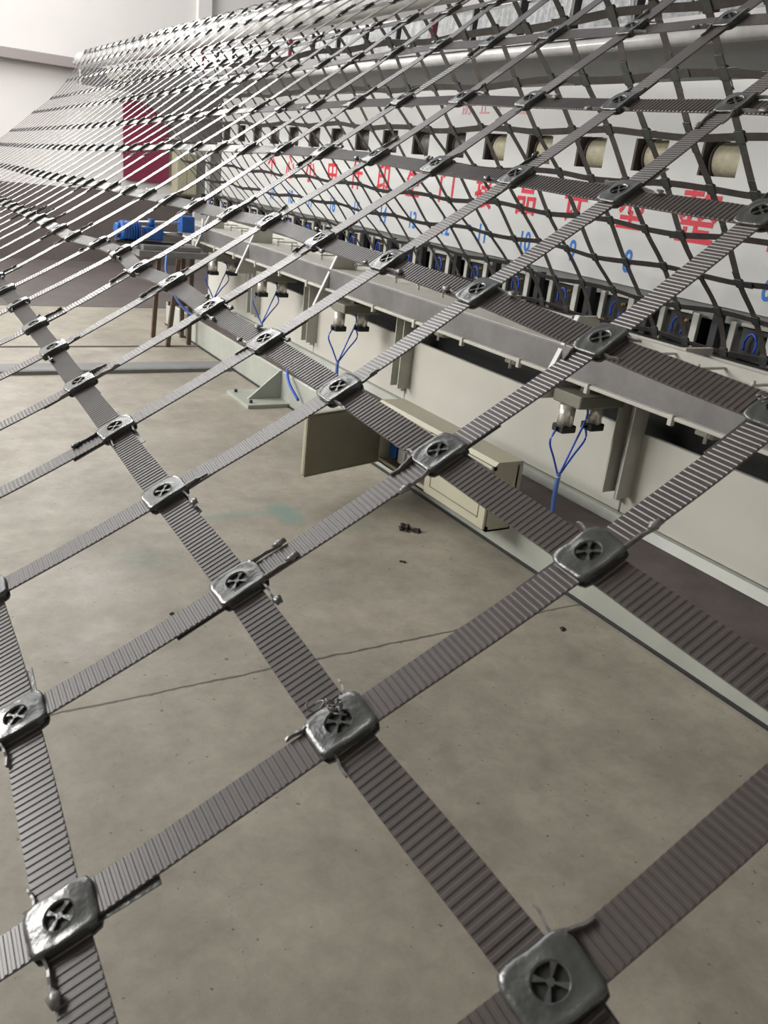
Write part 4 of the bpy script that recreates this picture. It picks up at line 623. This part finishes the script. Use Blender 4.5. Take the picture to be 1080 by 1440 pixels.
# ------------------------------------------------------------------ far end things
tag(MB().box(3.59, 4.31, 14.34, 14.37, Z(-.52), Z(.66), bev=.004).build('notice_board', M['maroon']), 'maroon board standing tall on the far wall behind the net', 'board')
c = empty('wall_cabinet', (4.55, 14.35, Z(-.35)), 'small olive cabinet hung on the far wall right beside the maroon board', 'cabinet')
MB().box(4.36, 4.70, 14.1, 14.37, Z(-.66), Z(-.04), bev=.006).build('cabinet_body', M['yel'], c)
MB().box(4.375, 4.525, 14.085, 14.1, Z(-.64), Z(-.06), bev=.003).build('door', M['yel'], c)
MB().box(4.535, 4.685, 14.085, 14.1, Z(-.64), Z(-.06), bev=.003).build('door', M['yel'], c)
t = empty('work_bench', (2.55, 8.4, 0), 'small bench with grey top and brown splayed legs beyond the floor sill', 'bench')
MB().box(2.19, 2.86, 8.2, 8.62, Z(-.96), Z(-.90), bev=.005).box(2.24, 2.80, 8.24, 8.58, Z(-.90), Z(-.855), bev=.005).build('bench_top', M['kerb'], t)
for a, b_ in (((2.56, 8.24), (2.46, 8.1)), ((2.72, 8.30), (2.70, 8.22)), ((2.50, 8.56), (2.44, 8.66)), ((2.74, 8.56), (2.74, 8.66))):
    MB().prism([(a[0]-.02, Z(-.96)), (a[0]+.02, Z(-.96)), (b_[0]+.02, 0), (b_[0]-.02, 0)], 'y', (a[1]+b_[1])/2-.02, (a[1]+b_[1])/2+.02).build('leg', M['wood'], t)
MB().box(2.50, 2.82, 8.28, 8.32, Z(-1.42), Z(-1.38)).build('cross_bar', M['wood'], t)
t = empty('blue_pump', (2.4, 8.4, Z(-.855)), 'blue motor and pump unit with pipes sitting on the small bench', 'pump')
MB().cyl((2.06, 8.4, Z(-.75)), (2.24, 8.4, Z(-.75)), .085, n=24).cyl((2.02, 8.4, Z(-.75)), (2.06, 8.4, Z(-.75)), .065, n=24).build('motor', M['bluem'], t)
b = MB()
for k in range(7): b.cyl((2.08+.024*k, 8.4, Z(-.75)), (2.086+.024*k, 8.4, Z(-.75)), .094, n=24)
b.build('cooling_fin', M['bluem'], t)
MB().box(2.28, 2.46, 8.33, 8.47, Z(-.82), Z(-.70), bev=.01).cyl((2.36, 8.4, Z(-.70)), (2.36, 8.4, Z(-.63)), .03, n=16).build('pump_head', M['bluem'], t)
MB().cyl((2.24, 8.4, Z(-.665)), (2.75, 8.4, Z(-.64)), .012, n=12).cyl((2.46, 8.4, Z(-.76)), (2.66, 8.4, Z(-.76)), .02, n=12).build('pipe', M['steel'], t)
MB().box(2.63, 2.76, 8.32, 8.46, Z(-.73), Z(-.58), bev=.008).build('valve_block', M['bluem'], t)
MB().box(2.02, 2.66, 8.34, 8.46, Z(-.857), Z(-.835)).build('mounting_rail', M['dark'], t)
MB().cyl((2.90, 8.5, Z(-.93)), (2.90, 8.5, Z(-.60)), .012, n=10).build('guard_rod', M['hood'], MC)
tag(MB().tube(crom([(2.44, 8.16, Z(-.93)), (2.42, 8.1, Z(-1.08)), (2.48, 8.02, Z(-1.28)), (2.62, 7.95, Z(-1.44)), (2.82, 7.7, Z(-1.46)), (2.86, 7.4, Z(-1.50))], 8), .012, 8).build('blue_hose', M['hosel']), 'long pale blue hose looping from the bench down to the machine base', 'hose')
t = empty('fittings_tray', (2.67, 8.3, Z(-1.38)), 'brass fittings heaped on the lower bar of the small bench', 'fittings')
MB().box(2.58, 2.78, 8.25, 8.36, Z(-1.38), Z(-1.365)).build('tray', M['wood'], t)
for k in range(5): MB().cyl((2.60+.035*k, 8.28+.012*(k % 3), Z(-1.365)), (2.61+.035*k, 8.29, Z(-1.32)), .013, n=8).build('fitting', M['brass'], t)
